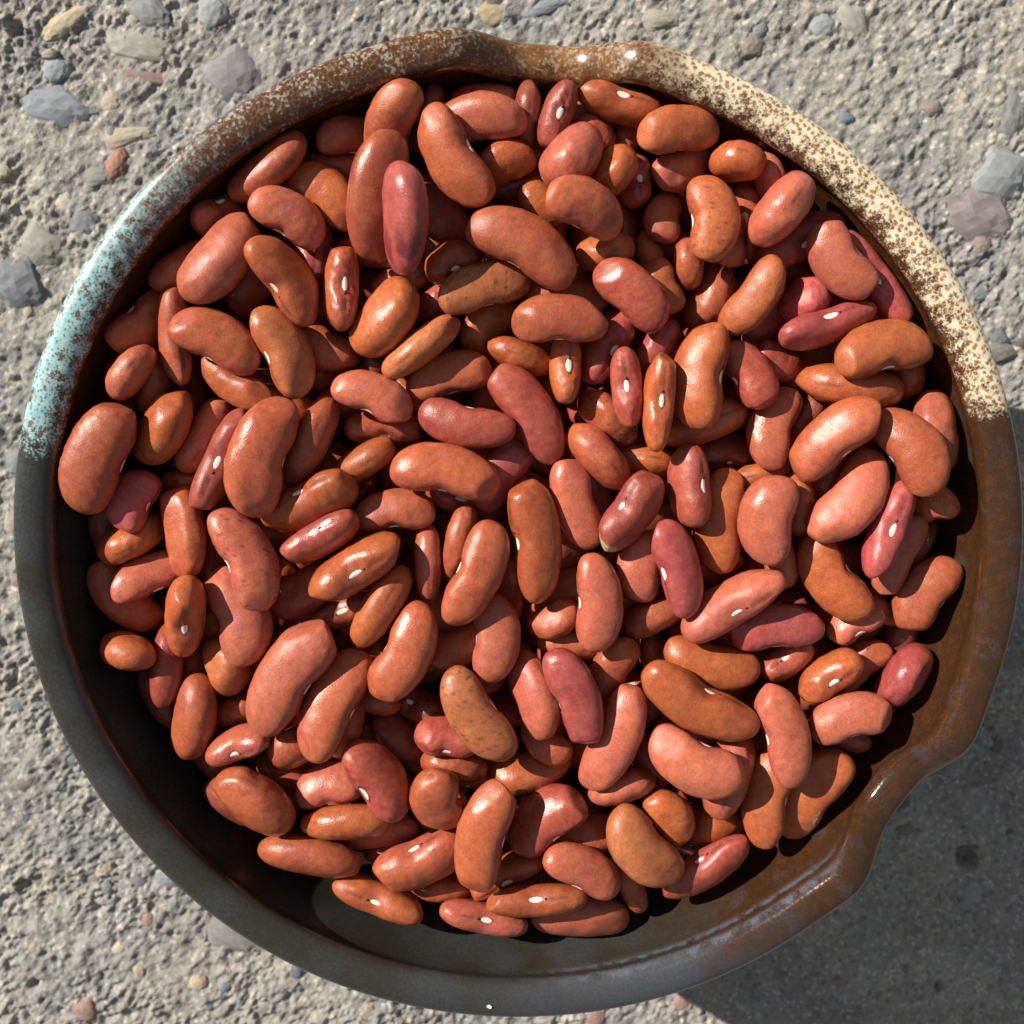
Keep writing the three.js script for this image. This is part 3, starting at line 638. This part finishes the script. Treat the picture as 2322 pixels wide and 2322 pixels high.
{
  const rnd = seeded(5);
  for (const [id, x1, y1, x2, y2, w, roll, tilt, depth, tint] of SEEN) {
    const mx = (x1 + x2) / 2, my = (y1 + y2) / 2, c0 = onLevel(mx, my, RIM - 0.006), r = Math.hypot(c0.x, c0.z);
    const y = RIM - 0.0082 + 0.0036 * (1 - (r / 0.075) ** 2) - depth * 0.0034;
    let L = onLevel(x1, y1, y).distanceTo(onLevel(x2, y2, y));
    const t = THREE.MathUtils.degToRad(tilt), dy = Math.tan(t) * L / 2;
    const p1 = onLevel(x1, y1, y - dy), p2 = onLevel(x2, y2, y + dy), mid = p1.clone().add(p2).multiplyScalar(0.5);
    const ax = p2.clone().sub(p1); L = ax.length(); ax.normalize();
    if (depth > 1.15) L = Math.max(L, 0.0125);
    const view = camera.position.clone().sub(mid).normalize(), R = new THREE.Vector3().crossVectors(ax, view).normalize(), U = new THREE.Vector3().crossVectors(R, ax).normalize();
    const ro = THREE.MathUtils.degToRad(roll), px = onLevel(mx + 50, my, y).distanceTo(onLevel(mx - 50, my, y)) / 100;
    let W = w * px / Math.hypot(Math.cos(ro), TR * Math.sin(ro));
    W = clamp(W, 0.0068, 0.0112);
    const hil = R.multiplyScalar(Math.cos(ro)).addScaledVector(U, Math.sin(ro)).normalize(), third = new THREE.Vector3().crossVectors(ax, hil);
    const q = new THREE.Quaternion().setFromRotationMatrix(new THREE.Matrix4().makeBasis(ax, hil, third));
    beans.push({ id, L, W, T: W * (TR - 0.04 + 0.08 * rnd()), pos: mid, q, home: mid.clone(), qHome: q.clone(), depth, tint, roll, mark: MARK[id], shown: true, heavy: 1 });
  }
  // the rest of the heap under them
  const tints = 'bbboopprd';
  for (let k = 0; k < 680; k++) {
    const y = 0.018 + (RIM - 0.0155 - 0.018) * Math.pow(rnd(), 0.8), rr = Math.max(0.01, innerR(y) - 0.006) * Math.sqrt(rnd()), a = rnd() * 6.283;
    const q = new THREE.Quaternion().setFromEuler(new THREE.Euler(rnd() * 6.28, rnd() * 6.28, (rnd() - 0.5) * 0.9)), W = 0.0078 + 0.0022 * rnd();
    beans.push({ L: 0.0135 + 0.005 * rnd(), W, T: W * 0.72, pos: new THREE.Vector3(rr * Math.cos(a), y, rr * Math.sin(a)), q, depth: 3, tint: tints[Math.floor(rnd() * 9)], shown: false, heavy: 0.25 });
  }
  beans.forEach((b, i) => { b.seed = 1000 + i * 7; b.curv = b.shown ? 0.1 + 0.1 * rnd() : 0.12; b.notch = 0.1 + 0.12 * rnd(); b.taper = (rnd() - 0.5) * 0.16; b.eyeSide = rnd() < 0.5 ? 1 : -1; });
}
// let the heap find room: push overlapping beans apart, keep the seen ones on their lines of sight
{
  const ST = [-0.76, -0.4, 0, 0.4, 0.76];
  for (const b of beans) {
    b.balls = [];
    for (const x of ST) { const e = profileE(x), r = b.T / 2 * e * 0.98, off = Math.max(0, b.W * 0.95 / 2 * e - r); for (const s of off > 0.0004 ? [-1, 1] : [0]) b.balls.push([new THREE.Vector3(x * b.L / 2 * (Math.abs(x) > 0.7 ? 0.97 : 1), bendY(b, x) + s * off * (s > 0 && x === 0 ? 0.85 : 1), 0), r]); }
    b.world = b.balls.map(() => new THREE.Vector3());
  }
  const CELL = 0.0085, H = new Map(), n = new THREE.Vector3(), r1 = new THREE.Vector3(), tmp = new THREE.Vector3(), dq = new THREE.Quaternion();
  const moved = (b, dir, amount, at) => {            // shift and turn bean b so that point `at` moves along dir
    r1.copy(at).sub(b.pos); tmp.crossVectors(r1, dir);
    const I = (b.L * b.L + b.W * b.W) / 14, wr = tmp.lengthSq() / I, f = amount / (1 + wr);
    b.dp.addScaledVector(dir, f); b.dr.addScaledVector(tmp, f / I); b.hits++;
  };
  const ITER = 170;
  for (let it = 0; it < ITER; it++) {
    H.clear();
    beans.forEach((b, i) => {
      b.dp = new THREE.Vector3(); b.dr = new THREE.Vector3(); b.hits = 0;
      b.balls.forEach(([p], k) => { const w = b.world[k].copy(p).applyQuaternion(b.q).add(b.pos); const key = Math.floor(w.x / CELL) * 1000003 + Math.floor(w.y / CELL) * 1009 + Math.floor(w.z / CELL); let l = H.get(key); if (!l) H.set(key, (l = [])); l.push(i, k); });
    });
    beans.forEach((b, i) => b.balls.forEach(([, r], k) => {
      const w = b.world[k], cx = Math.floor(w.x / CELL), cy = Math.floor(w.y / CELL), cz = Math.floor(w.z / CELL);
      for (let dx = -1; dx <= 1; dx++) for (let dy = -1; dy <= 1; dy++) for (let dz = -1; dz <= 1; dz++) {
        const l = H.get((cx + dx) * 1000003 + (cy + dy) * 1009 + cz + dz); if (!l) continue;
        for (let m = 0; m < l.length; m += 2) {
          const j = l[m]; if (j <= i) continue;
          const c = beans[j], [, s] = c.balls[l[m + 1]], v = c.world[l[m + 1]], d2 = w.distanceToSquared(v), R = r + s;
          if (d2 >= R * R || d2 < 1e-14) continue;
          const d = Math.sqrt(d2), pen = R - d; n.copy(w).sub(v).multiplyScalar(1 / d);
          if (b.shown && c.shown && Math.abs(b.depth - c.depth) > 0.15) { const up = b.depth < c.depth ? 1 : -1; n.y += up * 1.5; n.normalize(); }
          const wb = b.shown === c.shown ? 0.5 : b.shown ? 0.12 : 0.88, at = tmp.clone().copy(v).addScaledVector(n, s - pen / 2);
          moved(b, n, pen * wb, at); moved(c, n.clone().negate(), pen * (1 - wb), at);
        }
      }
      // the bowl's wall and floor
      const rad = Math.hypot(w.x, w.z), lim = innerR(w.y) - r - 0.0002;
      if (rad > lim && w.y < RIM - 0.001) { n.set(-w.x / rad, 0.25, -w.z / rad).normalize(); moved(b, n.clone(), (rad - lim) * 0.9, w); }
      if (w.y < 0.0118 + r) moved(b, new THREE.Vector3(0, 1, 0), 0.0118 + r - w.y, w);
    }));
    const late = it / ITER, hold = late > 0.9 ? 0.05 : 0.16;
    for (const b of beans) {
      if (b.hits) { const k = 0.9 / Math.max(1, b.hits * 0.3); b.pos.addScaledVector(b.dp, k); b.dr.multiplyScalar(k); const a = Math.min(0.2, b.dr.length()); if (a > 1e-7) { dq.setFromAxisAngle(b.dr.normalize(), a); b.q.premultiply(dq).normalize(); } }
      if (b.shown) {
        const ray = b.home.clone().sub(camera.position).normalize(), d = b.pos.clone().sub(b.home), along = d.dot(ray), side = d.addScaledVector(ray, -along);
        b.pos.addScaledVector(side, -hold); b.pos.addScaledVector(ray, -along * 0.025);
        b.q.slerp(b.qHome, hold * 0.8);
      } else { const top = RIM - 0.0158; if (b.pos.y > top) b.pos.y += (top - b.pos.y) * 0.3; b.pos.y -= 0.00003; }
    }
  }
}
{
  const grain = texture(512, 512, (u, w) => {        // fine mottling of the seed coat
    const g = 0.86 + 0.08 * n3(u * 7, w * 7, 1) + 0.1 * m3(u * 20, w * 20, 2) + 0.13 * n3(u * 48, w * 48, 3) + 0.07 * m3(u * 100, w * 100, 4); return [g, g, g];
  }, true, THREE.MirroredRepeatWrapping);
  const scuff = texture(256, 256, (u, w) => { const r = 0.8 + 0.2 * fbm(u * 7, w * 7, 6, 3) + 0.14 * m3(u * 40, w * 40, 8); return [1, r, 0]; }, false, THREE.MirroredRepeatWrapping);
  const coat = new THREE.MeshPhysicalMaterial({ vertexColors: true, map: grain, roughnessMap: scuff, bumpMap: grain, bumpScale: 0.00006, roughness: 0.36, ior: 1.5 });
  const coats = [0.36, 0.44, 0.54].map((r) => { const m = coat.clone(); m.roughness = r; return m; });
  const white = new THREE.MeshStandardMaterial({ vertexColors: true, roughness: 0.6 }), dot = new THREE.MeshStandardMaterial({ color: '#4a1e1c', roughness: 0.5 });
  const eyeGeo = new THREE.SphereGeometry(1, 20, 14);
  { const p = eyeGeo.attributes.position, c = [], a = lin('#efe7d6'), s = lin('#a79a86'), e = lin('#8a5a44'); for (let i = 0; i < p.count; i++) { const x = p.getX(i), z = p.getZ(i), r = Math.hypot(x, z); let k = mix3(a, s, 0.55 * Math.exp(-((z / 0.13) ** 2)) * (1 - smooth(Math.abs(x), 0.5, 0.8))); k = mix3(k, e, smooth(r, 0.86, 1)); c.push(...k); } eyeGeo.setAttribute('color', new THREE.Float32BufferAttribute(c, 3)); }
  const ringGeo = new THREE.TorusGeometry(1.06, 0.17, 8, 28).rotateX(Math.PI / 2), rim = new THREE.MeshStandardMaterial({ color: '#7d4232', roughness: 0.5 });
  const dotGeo = new THREE.SphereGeometry(1, 10, 8);
  const rimName = (a) => a > -140 && a <= -100 ? 'brown flecked rim' : a > -100 && a <= -72 ? 'speckled rim dip' : a > -72 && a <= -17 ? 'cream speckled rim' : a > -17 && a <= 24 ? 'plain brown rim' : a > 24 && a <= 45 ? 'plain brown rim dip' : a > 45 && a <= 80 ? 'blue streaked rim' : a <= -140 && a > -168 ? 'turquoise rim' : 'charcoal rim';
  const COLOUR = { b: 'reddish brown', o: 'orange brown', t: 'light tan', p: 'salmon pink', m: 'magenta pink', r: 'deep red', d: 'dark maroon' };
  let count = 0;
  const named = (base) => base + (count++ ? '_' + String(count - 1).padStart(3, '0') : '');
  const describe = (b) => {
    if (OWN[b.id]) return OWN[b.id];
    const r = Math.hypot(b.pos.x, b.pos.z), a = deg(Math.atan2(b.pos.z, b.pos.x)), s = Math.sin(THREE.MathUtils.degToRad(b.roll ?? 270));
    const size = b.L > 0.0205 ? 'long ' : b.L < 0.0128 ? 'small ' : '';
    const pose = !b.shown ? 'deep in a gap' : s > 0.7 ? 'white eye up' : s > 0.35 ? 'eye at its side' : s > -0.6 ? 'lying flat' : 'rounded back up';
    const lie = !b.shown ? '' : b.depth < 0.35 ? ' on top' : b.depth < 1.15 ? ' wedged in' : ' half buried';
    const text = `${size}${COLOUR[b.tint]} kidney bean, ${pose}${lie}, ${r < 0.028 ? 'middle of the bowl' : r < 0.05 ? 'towards the ' + rimName(a) : 'against the ' + rimName(a)}`;
    return text.split(' ').length > 16 ? text.replace(' kidney bean', ' bean').replace('against the', 'by the').replace('eye at its side', 'eye showing') : text;
  };
  const OWN = {
    A1: 'plump brown kidney bean tipped up against the brown flecked rim', A2: 'very long brown kidney bean with a magenta bean lying along its side', A3: 'magenta pink kidney bean propped on the side of a very long brown bean',
    J2: 'deep red kidney bean with a chipped pale tip and its white eye showing', B3: 'pink kidney bean with a chipped pale tip, by the speckled rim dip',
    A18: 'tan kidney bean with dark freckles, tucked under a big brown bean', I9: 'light tan kidney bean with dark freckles, on top of deep red beans', E28: 'pink kidney bean with dark freckles lying on another pink bean',
    E27: 'orange brown kidney bean tipped on end, white eye low on its side', H7: 'very long dented pink kidney bean lying beside a long brown bean', I18: 'wrinkled deep red kidney bean, eye at its side, towards the charcoal rim',
    B15: 'wrinkled magenta kidney bean on edge along the cream speckled rim', B1: 'wrinkled deep red kidney bean on edge by the speckled rim dip', F4: 'narrow wrinkled orange brown kidney bean on edge, white eye up, on top', F20: 'big orange brown kidney bean lying on another orange bean, by the cream speckled rim',
    E20: 'big reddish brown kidney bean with a dented side against the charcoal rim', E16: 'biggest flat brown kidney bean with a dimple, towards the charcoal rim', E21: 'magenta pink kidney bean tucked under a big dented brown bean', B16: 'brown kidney bean with a pinched waist and dark freckles, below the cream speckled rim', N9: 'magenta pink kidney bean lying flat on top beside a long pink bean',
  };
  const put = (b, nu, nv) => {
    const t = new THREE.Group(); t.name = named('kidney_bean');
    t.position.copy(b.pos); t.quaternion.copy(b.q);
    t.userData = { label: describe(b), category: 'bean', group: 'kidney beans filling the bowl' };
    const body = new THREE.Mesh(beanGeometry(b, nu, nv), coats[Math.floor(b.seed / 7) * 5 % 3]); body.name = 'seed_coat'; t.add(body);
    // the eye: an oval scar that follows the dip in the bean's edge, in a dark ring
    const at = beanSurface(b, 0, 0, new THREE.Vector3()), la = 0.00122 + 0.00014 * Math.sin(b.seed), wa = 0.00052 + 0.00006 * Math.cos(b.seed), lift = beanSurface(b, la * 2 / b.L, 0, new THREE.Vector3()).y - at.y, fall = at.y - beanSurface(b, 0, Math.asin(Math.min(0.9, wa * 2 / b.T)), new THREE.Vector3()).y;
    const fit = (src) => { const g = src.clone(), P = g.attributes.position; for (let i = 0; i < P.count; i++) { const x = P.getX(i), z = P.getZ(i); P.setXYZ(i, x * la, P.getY(i) * 0.0002 + lift * x * x - fall * z * z, z * wa); } g.computeVertexNormals(); return g; };
    const eye = new THREE.Mesh(fit(eyeGeo), white);
    eye.name = 'hilum'; eye.position.set(0, at.y + (at.y - bendY(b, 0)) * -0.02, 0); t.add(eye);
    const ring = new THREE.Mesh(fit(ringGeo), rim); ring.name = 'hilum_ring'; eye.add(ring);
    const d = beanSurface(b, b.eyeSide * 0.19, 0, new THREE.Vector3()), pore = new THREE.Mesh(dotGeo, dot);
    pore.name = 'micropyle'; pore.scale.set(0.00034, 0.0002, 0.00026); pore.position.set(d.x, d.y * 0.985, 0); t.add(pore);
    scene.add(shade(t));
  };
  const seen = beans.filter((b) => b.shown), rest = beans.filter((b) => !b.shown).sort((a, b) => b.pos.y - a.pos.y);
  seen.forEach((b) => put(b, 60, 44));
  const more = Math.min(rest.length, 300 - seen.length);
  rest.slice(0, more).forEach((b) => put(b, 32, 20));
  // the beans out of sight below
  const low = rest.slice(more), proto = { L: 0.016, W: 0.0089, T: 0.0064, curv: 0.14, notch: 0.15, taper: 0.04, eyeSide: 1, seed: 3, tint: 'b' };
  const mass = new THREE.InstancedMesh(beanGeometry(proto, 20, 14), coat, low.length), M = new THREE.Matrix4();
  low.forEach((b, i) => mass.setMatrixAt(i, M.compose(b.pos, b.q, new THREE.Vector3(b.L / proto.L, b.W / proto.W, b.T / proto.T))));
  mass.name = 'packed_beans'; mass.userData = { label: 'red kidney beans packed below the ones that show in the bowl', category: 'beans', kind: 'stuff' };
  scene.add(shade(mass));
}
// crumbs of bean skin and grit on the glaze
{
  const grit = new THREE.MeshStandardMaterial({ color: '#e6dfd0', roughness: 0.8 }), skin = new THREE.MeshStandardMaterial({ color: '#a07a55', roughness: 0.7 });
  const g0 = new THREE.IcosahedronGeometry(1, 1), P = g0.attributes.position;
  for (let i = 0; i < P.count; i++) { const x = P.getX(i), y = P.getY(i), z = P.getZ(i), k = 1 + 0.35 * n3(x * 2.1, y * 2.1, z * 2.1); P.setXYZ(i, x * k, y * k, z * k); }
  g0.computeVertexNormals();
  const v = new THREE.Vector3();
  let top = 0.5; for (let s = 0.4; s < 0.8; s += 0.001) if (profileAt(s, v).y > profileAt(top, new THREE.Vector3()).y) top = s;
  [[93.5, 0.0, 0.00042, grit]].forEach(([a, ds, r, m], i) => {
    const th = THREE.MathUtils.degToRad(a); bowlPoint(top + ds, th, v);
    const o = new THREE.Mesh(g0, m); o.name = m === skin ? 'skin_flake' : 'crumb';
    o.position.set(v.x, v.y, v.z).addScaledVector(new THREE.Vector3(-Math.cos(th), 1, -Math.sin(th)).normalize(), r * 0.4); o.scale.set(r * 1.2, r * 0.6, r * 0.8); o.rotation.set(0.3 * i, i, 0.4);
    o.userData = m === skin ? { label: 'small tan flake of bean skin on the brown inner wall', category: 'flake' } : { label: 'white crumb on top of the charcoal rim', category: 'crumb' };
    scene.add(shade(o));
  });
}
renderer.render(scene, camera);
